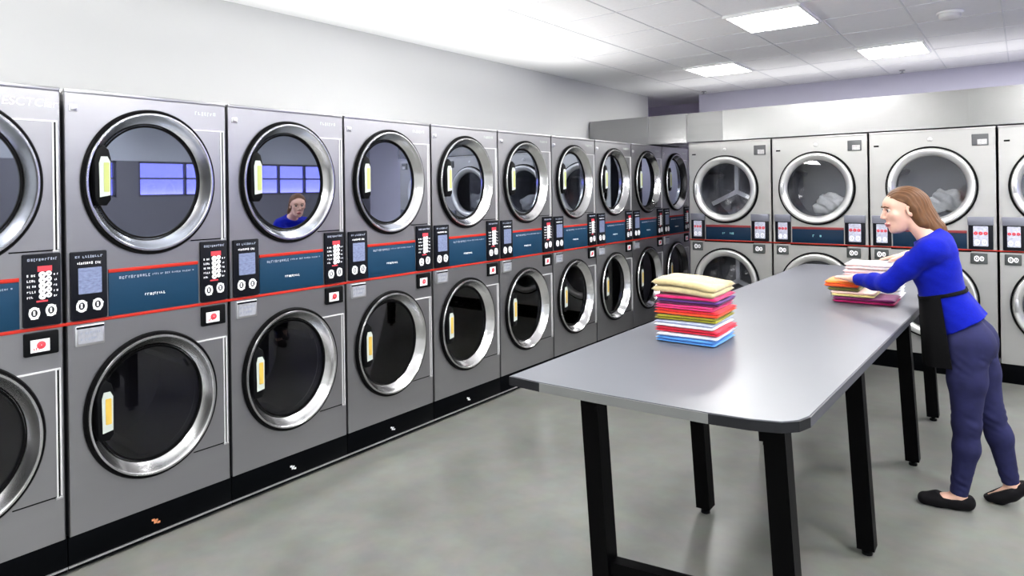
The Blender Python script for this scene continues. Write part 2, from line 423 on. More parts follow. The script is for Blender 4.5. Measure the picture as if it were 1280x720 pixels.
def control_panel(parent, x0, x1, z0, z1, side, rnd):
    w = x1 - x0; cx = (x0 + x1) / 2; H = z1 - z0
    p = obj('control_panel', prism_y(bmesh.new(), rrect(x0, z0, x1, z1, .006, 3), -.014, .002, .003), NAVY_PANEL, parent, 40)
    bm = bmesh.new(); strokes(bm, x0 + w * .12, z1 - H * .10, w * .74, H * .045, -.0142, rnd)
    obj('heading', bm, GREYW, p)
    zd = z0 + H * .20; r = w * .175
    for s in (-1, 1):
        bm = bmesh.new(); dial(bm, (cx + s * w * .22, zd + rnd.uniform(-.003, .003)), r, -.0138, rnd); obj('coin_dial', bm, WHITE, p)
    if side == 'left':
        obj('display', prism_y(bmesh.new(), rrect(x0 + w * .20, z0 + H * .38, x1 - w * .16, z1 - H * .24, .003, 2), -.0158, -.0135), LCD, p)
        bm = bmesh.new(); strokes(bm, x0 + w * .18, z1 - H * .19, w * .66, H * .04, -.0142, rnd); obj('small_print', bm, WHITE, p)
    else:
        bm = bmesh.new(); bm2 = bmesh.new()
        box(bm2, (cx - w * .12, -.0150, z0 + H * .755), (cx + w * .26, -.0136, z0 + H * .83))
        for k in range(5):
            z = z0 + H * (.41 + .075 * k)
            tgt = bm
            lathe_y(tgt, [(w * .10, -.0138), (w * .085, -.018), (w * .02, -.0185)], (cx, z), 12)
            lathe_y(tgt, [(w * .085, -.0138), (w * .07, -.018), (w * .02, -.0185)], (cx + w * .17, z + .004), 12)
            strokes(bm, x0 + w * .10, z - H * .02, w * .22, H * .035, -.0142, rnd)
            strokes(bm, x1 - w * .20, z - H * .02, w * .10, H * .03, -.0142, rnd)
        obj('buttons', bm, WHITE, p, 40); obj('red_button_strip', bm2, PALE_RED, p, 40)
        obj('red_line', B((cx - w * .16, -.0150, z0 + H * .335), (cx + w * .14, -.0136, z0 + H * .358)), PALE_RED, p)
    return p

def dryer_left(label):
    W = .74; g = .007; rnd = random.Random(3)
    t = thing('stacked_dryer', label, 'dryer', group='stacked dryers along the left wall')
    ZT, ZB = 2.103, .158
    # carcass: sides, top, back and base (open at the front)
    bm = bmesh.new()
    box(bm, (g, .012, ZB), (g + .004, .79, ZT - .004)); box(bm, (W - g - .004, .012, ZB), (W - g, .79, ZT - .004))
    box(bm, (g, .012, ZT - .008), (W - g, .79, ZT - .003)); box(bm, (g, .785, .03), (W - g, .79, ZT - .004)); box(bm, (g, .012, ZB), (W - g, .79, ZB + .006))
    box(bm, (g, .02, 1.02), (W - g, .78, 1.03))
    obj('cabinet', bm, mat('dark_cabinet_side', rgb(60, 61, 66), 0.5, 0.4), t)
    cu, cl = (.365, 1.695), (.363, .645); rx, rz = .292, .332
    bm = bmesh.new(); panel_with_hole(bm, g, 1.087, W - g, ZT - .018, cu, rx * .93, rz * .93, 0, .035)
    box(bm, (g, 0, 1.087), (g + .004, .014, ZT - .018)); box(bm, (W - g - .004, 0, 1.087), (W - g, .014, ZT - .018))
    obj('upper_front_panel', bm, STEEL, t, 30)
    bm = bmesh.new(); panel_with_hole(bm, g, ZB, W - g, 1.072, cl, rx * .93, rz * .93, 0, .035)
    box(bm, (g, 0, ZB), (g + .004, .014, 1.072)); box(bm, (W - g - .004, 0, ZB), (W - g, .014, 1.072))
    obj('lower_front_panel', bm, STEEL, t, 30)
    bm = B((g, -.004, ZT - .018), (W - g, .05, ZT), .003); obj('top_trim', bm, STEEL, t, 40)
    bm = B((.0, -.006, 1.073), (W, .004, 1.087), .002); obj('red_trim', bm, RED, t, 40)
    # black kick plate with a silver strip near the floor
    k = obj('kick_plate', B((.002, .002, .012), (W - .002, .03, ZB - .002), .002), KICK, t, 40)
    obj('silver_strip', B((.002, -.004, .026), (W - .002, .003, .034)), SILVER, k)
    bm = bmesh.new()
    for q in range(5): 
        x = .37 + rnd.uniform(-.02, .02); z = .085 + rnd.uniform(-.012, .012); box(bm, (x - .006, .0005, z - .004), (x + .007, .0035, z + .005))
    obj('kick_plate_emblem', bm, WHITE, k)
    # hinge-side covers to the right of each door
    for z0, z1 in ((1.408, 1.952), (.355, .893)):
        bm = bmesh.new()
        cc = cu if z0 > 1 else cl
        zs_ = [max(z0, cc[1] - rz * .96) + (min(z1, cc[1] + rz * .96) - max(z0, cc[1] - rz * .96)) * i / 20 for i in range(21)]
        arc = [(cc[0] + rx * 1.02 * math.sqrt(max(0.0, 1 - ((q - cc[1]) / (rz * 1.02)) ** 2)), q) for q in zs_]
        ring_a = [bm.verts.new((x, -.006, q)) for x, q in arc]; ring_b = [bm.verts.new((.700, -.006, q)) for x, q in arc]
        ring_c = [bm.verts.new((x, .002, q)) for x, q in arc]; ring_d = [bm.verts.new((.700, .002, q)) for x, q in arc]
        for i in range(20):
            for p, q in ((ring_a, ring_b), (ring_b, ring_d), (ring_d, ring_c), (ring_c, ring_a)): bm.faces.new((p[i], q[i], q[i + 1], p[i + 1]))
        for i in (0, 20): bm.faces.new((ring_a[i], ring_b[i], ring_d[i], ring_c[i]))
        h = obj('hinge_cover', bm, STEEL, t, 40)
        bm = B((.700, -.010, z0 - .004), (.706, .001, z1)); box(bm, (.555, -.010, z1), (.716, .001, z1 + .006)); box(bm, (.714, -.010, z0), (.720, .001, z1 + .006))
        obj('hinge_cover_edge', bm, mat('bright_edge_steel', (.78, .78, .79, 1), .35, .4), h)
        bm = B((.706, -.003, z0), (.714, .0015, z1)); box(bm, (.545, -.005, z0 - .006), (.712, .0012, z0 - .001)); obj('hinge_slot', bm, DARK_RIM, h)
        obj('hinge_pin', B((.696, -.012, z0 - .014), (.722, -.001, z0 - .004), .002), SILVER, h)
    drum(t, cu, rx, rz, False); drum(t, cl, rx, rz, False)
    door(t, cu, rx, rz, 'deep', GLASS_UP); door(t, cl, rx, rz, 'deep', GLASS_LOW, lower=True)
    control_panel(t, .020, .163, 1.090, 1.390, 'left', rnd); control_panel(t, .588, .724, 1.090, 1.394, 'right', rnd)
    b_ = obj('name_band', B((.171, -.006, 1.089), (.578, .002, 1.284), .002), BLUE, t, 40)
    bm = B((.171, -.008, 1.284), (.578, .002, 1.300), .002); obj('red_stripe', bm, RED, b_, 40)
    bm = bmesh.new(); strokes(bm, .215, 1.250, .13, .016, -.0062, rnd); strokes(bm, .36, 1.254, .19, .010, -.0062, rnd); obj('band_lettering', bm, GREYW, b_)
    bm = bmesh.new(); strokes(bm, .325, 1.160, .095, .014, -.0062, rnd); obj('band_name', bm, WHITE, b_)
    # small boxes under the trim
    q = obj('label_frame', prism_y(bmesh.new(), rrect(.036, .975, .152, 1.066, .005, 3), -.010, .001, .003), SILVER, t, 40)
    obj('label_plate', B((.046, -.0115, .986), (.143, -.008, 1.050)), LABEL, q)
    obj('label_shadow_slot', B((.040, -.0112, 1.051), (.149, -.009, 1.060)), BLACK, q)
    bm = bmesh.new(); strokes(bm, .056, 1.024, .08, .014, -.0116, rnd); strokes(bm, .056, .998, .07, .014, -.0116, rnd); obj('label_print', bm, GREYW, q)
    q = obj('coin_box', prism_y(bmesh.new(), rrect(.590, .968, .714, 1.066, .006, 3), -.012, .001, .003), BLACK, t, 40)
    obj('coin_box_label', B((.612, -.0135, .984), (.680, -.0115, 1.036)), WHITE, q)
    bm = bmesh.new(); lathe_y(bm, [(.017, -.0132), (.014, -.0155), (.002, -.0156)], (.650, 1.012), 14); strokes(bm, .617, .99, .04, .014, -.0136, rnd); obj('red_mark', bm, PALE_RED, q, 40)
    bm = B((.030, -.012, 2.010), (.052, .001, 2.030), .003); box(bm, (.026, -.004, 2.004), (.058, .001, 2.034), .001); obj('lock', bm, SILVER, t, 40)
    bm = bmesh.new(); strokes(bm, .575, 2.028, .10, .022, .0002, rnd); obj('badge_lettering', bm, STICK_W, t)
    return t

LW = .74; Y0 = .2809
left_labels = [
 'stacked steel dryer cut by the left edge, white lettering on its top corner',
 'first complete stacked steel dryer from the left, orange emblem on its kick plate',
 'stacked steel dryer third from the left, its upper glass full of blue window reflection',
 'stacked steel dryer fourth from the left, the first whose upper glass mirrors no window',
 'stacked steel dryer fifth from the left along the white wall',
 'stacked steel dryer sixth from the left, right by the table corner',
 'stacked steel dryer seventh from the left along the white wall',
 'stacked steel dryer eighth from the left, below the left end of the steel soffit',
 'stacked steel dryer ninth from the left, last but one before the back row',
 'stacked steel dryer in the corner, last of the left row, half hidden']
D0 = dryer_left(left_labels[0])
D0.rotation_euler = (0, 0, PI / 2)
for k in range(10):
    d = D0 if k == 0 else copy_tree(D0)
    d.location = (0, Y0 + LW * k, 0); d['label'] = left_labels[k]
    if k == 0: first = d
    if k == 1:
        for c in d.children_recursive:
            if c.name.startswith('kick_plate_emblem'):
                c.data = c.data.copy(); c.data.materials.clear(); c.data.materials.append(mat('orange_print', rgb(214, 140, 96), 0.5)); c['label'] = 'orange emblem'
# the first dryer alone carries the large brand lettering
for c in list(first.children):
    if c.name.startswith('badge_lettering'): bpy.data.objects.remove(c)
me = text_mesh('ESCTClar', .049, shear=.15)
o = obj('badge_lettering', me, WHITE, first); o.location = (.525, -.0015, 2.014); o['label'] = 'large white brand lettering'

def dryer_back(W, cxr, name_label, ribs, rz_u, idx):
    g = .006; rnd = random.Random(20 + idx)
    t = thing('stacked_dryer', name_label, 'dryer', group='stacked dryers along the back wall')
    ZT, ZB = 2.098, .158; R_ = .330
    bm = bmesh.new()
    box(bm, (g, .012, ZB), (g + .004, .79, ZT - .004)); box(bm, (W - g - .004, .012, ZB), (W - g, .79, ZT - .004))
    box(bm, (g, .012, ZT - .008), (W - g, .79, ZT - .003)); box(bm, (g, .785, .03), (W - g, .79, ZT - .004)); box(bm, (g, .012, ZB), (W - g, .79, ZB + .006))
    box(bm, (g, .02, 1.02), (W - g, .78, 1.03))
    obj('cabinet', bm, MATS['dark_cabinet_side'], t)
    cu, cl = (cxr, 1.605), (cxr, .648)
    bm = bmesh.new(); panel_with_hole(bm, g, 1.075, W - g, ZT - .016, cu, R_ * .93, R_ * 1.03 * .93, 0, .035)
    box(bm, (g, 0, 1.075), (g + .004, .014, ZT - .016)); box(bm, (W - g - .004, 0, 1.075), (W - g, .014, ZT - .016))
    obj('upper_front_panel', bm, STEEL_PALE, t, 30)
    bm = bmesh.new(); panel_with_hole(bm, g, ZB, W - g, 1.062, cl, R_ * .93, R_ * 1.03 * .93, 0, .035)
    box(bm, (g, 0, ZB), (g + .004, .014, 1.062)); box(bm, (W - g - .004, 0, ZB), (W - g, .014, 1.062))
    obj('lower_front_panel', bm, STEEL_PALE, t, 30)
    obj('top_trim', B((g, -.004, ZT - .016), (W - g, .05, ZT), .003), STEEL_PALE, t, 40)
    obj('red_trim', B((.0, -.005, 1.070), (W, .004, 1.080), .002), RED, t, 40)
    obj('black_trim', B((.17, -.004, 1.056), (W - .18, .003, 1.070)), BLACK, t)
    k = obj('kick_plate', B((.002, .002, .0), (W - .002, .03, ZB - .002), .002), KICK, t, 40)
    bm = bmesh.new()
    for q in range(4):
        x = W * .8 + rnd.uniform(-.02, .02); z = .08 + rnd.uniform(-.012, .012); box(bm, (x - .006, .0005, z - .004), (x + .007, .0035, z + .005))
    obj('kick_plate_emblem', bm, WHITE, k)
    drum(t, cu, R_, R_ * 1.03, ribs); drum(t, cl, R_, R_ * 1.03, ribs)
    door(t, cu, R_, R_ * 1.03, 'flat', GLASS_BACK); door(t, cl, R_, R_ * 1.03, 'flat', GLASS_BACK)
    for side, x0, x1 in (('left', .030, .175), ('right', W - .200, W - .032)):
        w = x1 - x0; cx = (x0 + x1) / 2; z0, z1 = 1.083, 1.350; H = z1 - z0
        p = obj('control_panel', prism_y(bmesh.new(), rrect(x0, z0, x1, z1, .005, 3), -.016, .002, .003), NAVY_PANEL, t, 40)
        obj('panel_hood', prism_y(bmesh.new(), [(x0 - .004, z1 - H * .25), (x1 + .004, z1 - H * .25), (x1 + .004, z1 + .003), (x0 - .004, z1 + .003)], -.024, -.002, .003), mat('grey_panel_hood', rgb(120, 122, 134), 0.4, 0.5), p, 40)
        obj('button_plate', prism_y(bmesh.new(), rrect(x0 + w * .2, z0 + H * .10, x1 - w * .2, z1 - H * .28, .004, 2), -.0185, -.015), mat('pale_button_plate', rgb(178, 182, 200), 0.4, noise=((50, 50, 60), 2, 0.3)), p)
        bm = bmesh.new()
        for s in (-1, 0, 1): lathe_y(bm, [(w * .09, -.018), (w * .075, -.022), (w * .02, -.0225)], (cx + s * w * .2, z0 + H * .50), 12)
        obj('red_buttons', bm, PALE_RED, p, 40)
        for s in (-1, 1):
            bm = bmesh.new(); dial(bm, (cx + s * w * .15, z0 + H * .22), w * .13, -.018, rnd); obj('coin_dial', bm, WHITE, p)
    b_ = obj('name_band', B((.185, -.006, 1.082), (W - .210, .002, 1.214), .002), BLUE_DK, t, 40)
    obj('red_stripe', B((.185, -.008, 1.214), (W - .210, .002, 1.236), .002), RED_DK, b_, 40)
    bm = bmesh.new(); strokes(bm, W * .42, 1.140, .02, .025, -.0062, rnd); strokes(bm, W * .51, 1.140, .03, .025, -.0062, rnd); obj('band_name', bm, mat('teal_print', rgb(130, 190, 190), .5), b_)
    for x0, x1 in ((.040, .150), (W - .188, W - .072)):
        q = obj('coin_box', prism_y(bmesh.new(), rrect(x0, .962, x1, 1.050, .005, 3), -.012, .001, .003), mat('dark_grey_box', rgb(62, 66, 66), 0.4), t, 40)
        bm = bmesh.new(); dial(bm, ((x0 + x1) / 2 - .015, 1.006), .022, -.0118, rnd); dial(bm, ((x0 + x1) / 2 + .02, 1.006), .018, -.0118, rnd); obj('coin_box_dial', bm, WHITE, q)
    q = obj('number_display', prism_y(bmesh.new(), rrect(W - .168, 1.945, W - .055, 2.040, .004, 3), -.012, .001, .002), mat('grey_display_box', rgb(84, 86, 88), 0.4), t, 40)
    obj('display_label', B((W - .130, -.0135, 1.952), (W - .066, -.0115, 1.996)), mat('display_print', rgb(190, 190, 190), .5, noise=((80, 80, 80), 2, .3)), q)
    obj('vent_slot', B((.045, -.006, 1.968), (.085, .001, 1.982), .002), BLACK, t, 40)
    bm = bmesh.new(); lathe_y(bm, [(.018, .001), (.018, -.006), (.012, -.010), (.003, -.010)], (cxr, 2.015), 16); obj('lock', bm, RIM_PALE, t, 40)
    return t
wb = [.4379, 1.3002, 2.1519, 3.0895, 4.03]
YB = 6.6593
back_spec = [
 ('leftmost pale stacked dryer of the back row, three spokes showing in its upper drum', .395, True),
 ('pale stacked dryer between the spoked one and the woman, in the back row', .406, False),
 ('wide pale stacked dryer in the back row right behind the woman and her head', .473, False),
 ('pale stacked dryer at the right edge of the picture, its door cut off', .41, False)]
for i, (l, c, ribs) in enumerate(back_spec):
    d = dryer_back(wb[i + 1] - wb[i], c, l, ribs, .33, i)
    d.location = (wb[i], YB, 0)

# ------------------------------------------------------------------ steel soffit above the back row
t = thing('steel_soffit', 'long brushed steel soffit boxed in above the back row of dryers', 'soffit', (0, 0, 2.108))
cuts = [-.785, -.62, -.02, .42, .82, 1.75, 2.9, 4.06]
for i, (a, c) in enumerate(zip(cuts, cuts[1:])):
    ts = [.012, -.004, .003, .03, -.006, .002, -.003][i]  # uneven tilts shape grey reflection patches into the steel
    bm = bmesh.new()
    pts = [(a, 6.655), (c, 6.655), (c, 7.42), (a, 7.42)]
    vs0 = [bm.verts.new((x, y, .002)) for x, y in pts]; vs1 = [bm.verts.new((x, y + (ts if y < 7 else 0), .312)) for x, y in pts]
    bm.faces.new(vs0[::-1]); bm.faces.new(vs1)
    for j in range(4): bm.faces.new((vs0[j], vs0[(j + 1) % 4], vs1[(j + 1) % 4], vs1[j]))
    obj('soffit_panel', bm, SOFFIT, t)

# ------------------------------------------------------------------ folding table
ZTB = .95
TOPM = mat('grey_laminate', rgb(92, 94, 101), 0.34, 0.0, 0.5, noise=((2.5, 2.5, 2.5), 4, 0.04))
EDGE = mat('grey_edge_band', rgb(62, 63, 70), 0.4)
CORN = mat('dark_edge_band', rgb(20, 21, 25), 0.45, 0, .3)  # darker edge at the front corners of the tabletop
LEGM = mat('black_leg_paint', rgb(3, 3, 4), 0.45, 0, .06)
t = thing('folding_table', 'long grey laminate folding table on black square legs in mid floor', 'table', (2.28, 4.0, 0))
def outline(off=0.0):
    pts = [(1.765 - off, 1.885 - off)]
    pts += [(1.90, 1.882 - off), (2.14, 1.895 - off), (2.50, 1.925 - off), (2.62, 1.945 - off), (2.70, 1.975 - off), (2.735 + off, 2.015 - off * .6), (2.752 + off, 2.07)]
    pts += [(2.765 + off, 2.7), (2.795 + off, 4.1), (2.81 + off, 5.95), (2.79 + off, 6.05 + off * .5), (2.72, 6.08 + off), (1.80, 6.08 + off), (1.755 - off, 6.05 + off * .5), (1.742 - off, 5.98), (1.75 - off, 4.0)]
    return [(x - 2.28, y - 4.0) for x, y in pts]
obj('tabletop', prism_z(bmesh.new(), outline(), ZTB - .030, ZTB, .002), TOPM, t)
o1, o2 = outline(0.0005), outline(.004)
def edge_strip(idx, name, m):
    bm = bmesh.new(); prev = None
    for i in idx:
        a, c = o1[i % len(o1)], o2[i % len(o2)]
        r = [bm.verts.new((a[0], a[1], ZTB - .034)), bm.verts.new((c[0], c[1], ZTB - .034)), bm.verts.new((c[0], c[1], ZTB - .003)), bm.verts.new((a[0], a[1], ZTB - .003))]
        if prev:
            for j in range(4): bm.faces.new((prev[j], prev[(j + 1) % 4], r[(j + 1) % 4], r[j]))
        else: bm.faces.new(r)
        prev = r
    bm.faces.new(prev[::-1]); obj(name, bm, m, t)
edge_strip([0, 1], 'dark_edge_strip', CORN)
edge_strip([1, 2, 3], 'edge_band', mat('pale_edge_band', rgb(104, 106, 105), 0.35, noise=((3, 3, 3), 2, .25)))
edge_strip([3, 4, 5, 6, 7], 'dark_edge_strip', CORN)
edge_strip([7, 8, 9, 10], 'edge_band', EDGE)
edge_strip(list(range(10, 18)), 'edge_band', EDGE)
feet = [(2.035, 2.11), (2.66, 2.22), (1.984, 3.171), (2.697, 3.235), (1.963, 4.223), (2.735, 4.418), (1.95, 5.33), (2.75, 5.332)]
for (x, y) in feet:
    x -= 2.28; y -= 4.0; w = .070
    bm = bmesh.new(); tx, ty = x - .045, y - .02
    bar(bm, (x, y, .03), (tx, ty, ZTB - .031), w, w, up=Vector((0, 1, 0)))
    l = obj('leg', bm, LEGM, t)
    bm = lathe_z(bmesh.new(), [(.022, 0), (.022, .012), (.012, .014), (.012, .034)], (x, y), 14)
    obj('leveling_foot', bm, BLACK, l, 40)
bm = bmesh.new(); bar(bm, (2.035 - 2.28 + .02, 2.11 - 4, .245), (2.66 - 2.28 - .04, 2.215 - 4, .245), .05, .05)
obj('foot_rail', bm, LEGM, t)

# ------------------------------------------------------------------ towels
def towel(name, label, cat, c, size, rz, col, layers=2, fluff=0.004, sag=None, group=None, seed=0, col2=None, z0=0.0):
    """A folded towel: `layers` plies joined by a rounded fold at the front, softly uneven."""
    rnd = np.random.RandomState(seed)
    lx, ly, h = size
    bm = bmesh.new(); NX, NY = 22, 18
    ph = rnd.uniform(0, 6, 8)
    for L in range(layers):
        hl = h / layers; zb = hl * L; ins = rnd.uniform(0, .010, 4); ins[0] *= .3
        x0, x1, y0, y1 = -lx / 2 + ins[0], lx / 2 - ins[1], -ly / 2 + ins[2] * .4, ly / 2 - ins[3]
        rows = []
        r = hl * .49
        # closed superellipse-section slab
        def section(u):
            pass
        top, bot = {}, {}
        for i in range(NX + 1):
            for j in range(NY + 1):
                u, v = i / NX, j / NY
                e = min(u * (x1 - x0), (1 - u) * (x1 - x0), v * (y1 - y0), (1 - v) * (y1 - y0))
                k = 1.0 if e >= r else math.sqrt(max(0.0, 1 - ((r - e) / r) ** 2))
                x = x0 + (x1 - x0) * u; y = y0 + (y1 - y0) * v
                wob = fluff * (math.sin(x * 23 + ph[0] + L) * math.cos(y * 19 + ph[1]) + .5 * math.sin(x * 51 + ph[2]) * math.sin(y * 43 + ph[3] + L))
                xx = x + .6 * fluff * math.sin(y * 31 + ph[4] + 2 * L); yy = y + .6 * fluff * math.sin(x * 29 + ph[5] + L)
                zm = zb + hl / 2 + (sag(u, v) if sag else 0) * (L + 1) / layers + wob * (.0 if L == 0 else .5)
                zt = zm + r * k + (wob * .6 if L == layers - 1 else 0) * k
                zl = zm - r * k
                if L == 0: zl = max(zl, 0.0005) if not sag else zl
                top[i, j] = bm.verts.new((xx, yy, zt)); bot[i, j] = bm.verts.new((xx, yy, zl)) if k > 0.001 else top[i, j]
        for i in range(NX):
            for j in range(NY):
                for d, flip in ((top, 0), (bot, 1)):
                    q = []
                    for p in ((i, j), (i + 1, j), (i + 1, j + 1), (i, j + 1)):
                        if d[p] not in q: q.append(d[p])
                    if len(q) >= 3:
                        try:
                            f = bm.faces.new(q[::-1] if flip else q); f.material_index = 1 if (col2 and L % 2) else 0
                        except ValueError: pass
    ms = [mat('terry_' + name + str(seed), col, 0.95, 0, 0.2, noise=((60, 60, 60), 3, .12), bump=((420, 420, 420), .35), sheen=.3)]
    if col2: ms.append(mat('terry_b_' + name + str(seed), col2, 0.95, 0, 0.2, noise=((60, 60, 60), 3, .12), bump=((420, 420, 420), .35), sheen=.3))
    o = obj(name, bm, ms, None, 180)
    o.location = c; o.rotation_euler = (0, 0, rz)
    return tag(o, label, cat, group)

G1 = 'folded towels in the tall pile on the table'
cx, cy, rz = 2.09, 2.83, .05
z = ZTB + .001
pile = [
 ('sky blue folded towel at the bottom of the tall pile', rgb(84, 146, 218), None, .030, (0, 0), 2),
 ('pale blue-white folded towel just above the sky blue bottom one in the tall pile', rgb(214, 222, 238), None, .020, (.004, .0), 1),
 ('crimson folded towel low in the tall pile, between two white ones', rgb(212, 40, 66), None, .026, (.003, .002), 2),
 ('thick white folded towel in the middle of the tall pile, under the olive one', rgb(226, 229, 240), rgb(170, 178, 206), .034, (-.005, -.003), 2),
 ('olive green folded towel in the tall pile', rgb(150, 146, 40), None, .026, (-.002, .0), 2),
 ('orange-red folded towel in the tall pile, above the olive one', rgb(236, 74, 34), rgb(214, 40, 50), .028, (.0, .001), 2),
 ('bright pink folded towel in the tall pile, above the orange-red one', rgb(222, 56, 124), None, .024, (-.004, .0), 2),
 ('dark plum folded towel near the top of the tall pile', rgb(92, 26, 74), rgb(84, 40, 120), .022, (.004, .002), 2),
 ('magenta folded towel right under the cream top one of the tall pile', rgb(190, 30, 98), None, .018, (.0, .0), 1)]
for i, (l, c1, c2, h, off, ly) in enumerate(pile):
    towel('folded_towel', l, 'towel', (cx + off[0], cy + off[1], z), (.282 + .008 * ((i * 7) % 3 - 1),   .285, h * .84), rz + .02 * ((i * 5) % 3 - 1), c1, ly, .0016, None, G1, i, c2)
    z += h * .84 + .002
sagf = lambda u, v: .020 * math.sin(PI * min(1, max(0, u * .9 + .22))) * math.sin(PI * (.25 + .6 * v)) - .012 * u
o = towel('folded_towel', 'puffy cream towel lying on top of the tall pile', 'towel', (cx - .008, cy, z + .004), (.292, .285, .052), rz, rgb(184, 171, 132), 2, .003, sagf, G1, 31, rgb(178, 163, 122))

G2 = 'folded towels under the hands of the woman'
z = ZTB + .001
zs = {}
def t2(l, c, size, h, col, seed, layers=2, col2=None, rz=.03):
    global z
    o = towel('folded_towel', l, 'towel', (c[0], c[1], z), (size[0], size[1], h), rz, col, layers, .0012, None, G2, seed, col2)
    z += h + .003
t2('magenta and plum folded towel at the bottom of the low pile by the woman', (2.53, 4.29), (.33, .27), .034, rgb(170, 24, 92), 40, 2, rgb(110, 24, 84), .02)
t2('cream and yellow folded towel in the low pile by the woman', (2.475, 4.285), (.235, .26), .028, rgb(240, 224, 150), 41, 2, rgb(238, 200, 190), .02)
t2('dark olive folded towel under the orange one in the low pile', (2.43, 4.285), (.18, .25), .018, rgb(98, 96, 44), 42, 1, None, .02)
t2('orange folded towel on top of the low pile, under the hand of the woman', (2.42, 4.275), (.19, .24), .034, rgb(240, 92, 40), 43, 2, rgb(246, 130, 50), .02)
zo = z
z = ZTB + .001
for i, (l, c) in enumerate([('white folded towel at the bottom of the white pile behind the orange towel', (2.53, 4.565)), ('white folded towel second up in the white pile behind the orange towel', (2.53, 4.567)), ('white folded towel third up in the white pile behind the orange towel', (2.525, 4.565)),
                            ('pink-white folded towel fourth up in the white pile behind the orange towel', (2.52, 4.565)), ('white folded towel on top of the white pile behind the orange towel', (2.53, 4.565))]):
    t2(l, c, (.31, .24), .038, rgb(240, 224, 232) if i == 3 else rgb(240, 240, 244), 50 + i, 2, None, .02)

# laundry left inside the drums
def lump(name, label, c, size, seed, col):
    rnd = np.random.RandomState(seed); bm = bmesh.new()
    bmesh.ops.create_icosphere(bm, subdivisions=4, radius=1)
    ph = rnd.uniform(0, 6, 6)
    for v in bm.verts:
        d = v.co.copy()
        k = 1 + .16 * math.sin(d.x * 5 + ph[0]) * math.cos(d.z * 4 + ph[1]) + .12 * math.sin(d.y * 7 + ph[2] + d.x * 4) + .06 * math.sin(d.z * 13 + ph[3] + d.x * 9)
        v.co = Vector((d.x * size[0], d.y * size[1], max(d.z, -.55) * size[2])) * k
    lo = min(v.co.z for v in bm.verts)
    for v in bm.verts: v.co.z -= lo
    o = obj(name, bm, mat('terry_' + name + str(seed), col, .95, 0, .2, noise=((30, 30, 30), 3, .1), bump=((300, 300, 300), .3)), None, 180)
    o.location = c
    return tag(o, label, 'towel', 'white laundry inside the back dryers')
lump('crumpled_towel', 'white crumpled towel inside the upper drum of the second dryer of the back row', (1.78, 6.93, 1.345), (.14, .13, .12), 3, rgb(232, 232, 228))
lump('crumpled_towel', 'white crumpled towel inside the upper drum behind the head of the woman', (2.72, 6.91, 1.372), (.13, .12, .12), 5, rgb(236, 236, 232))

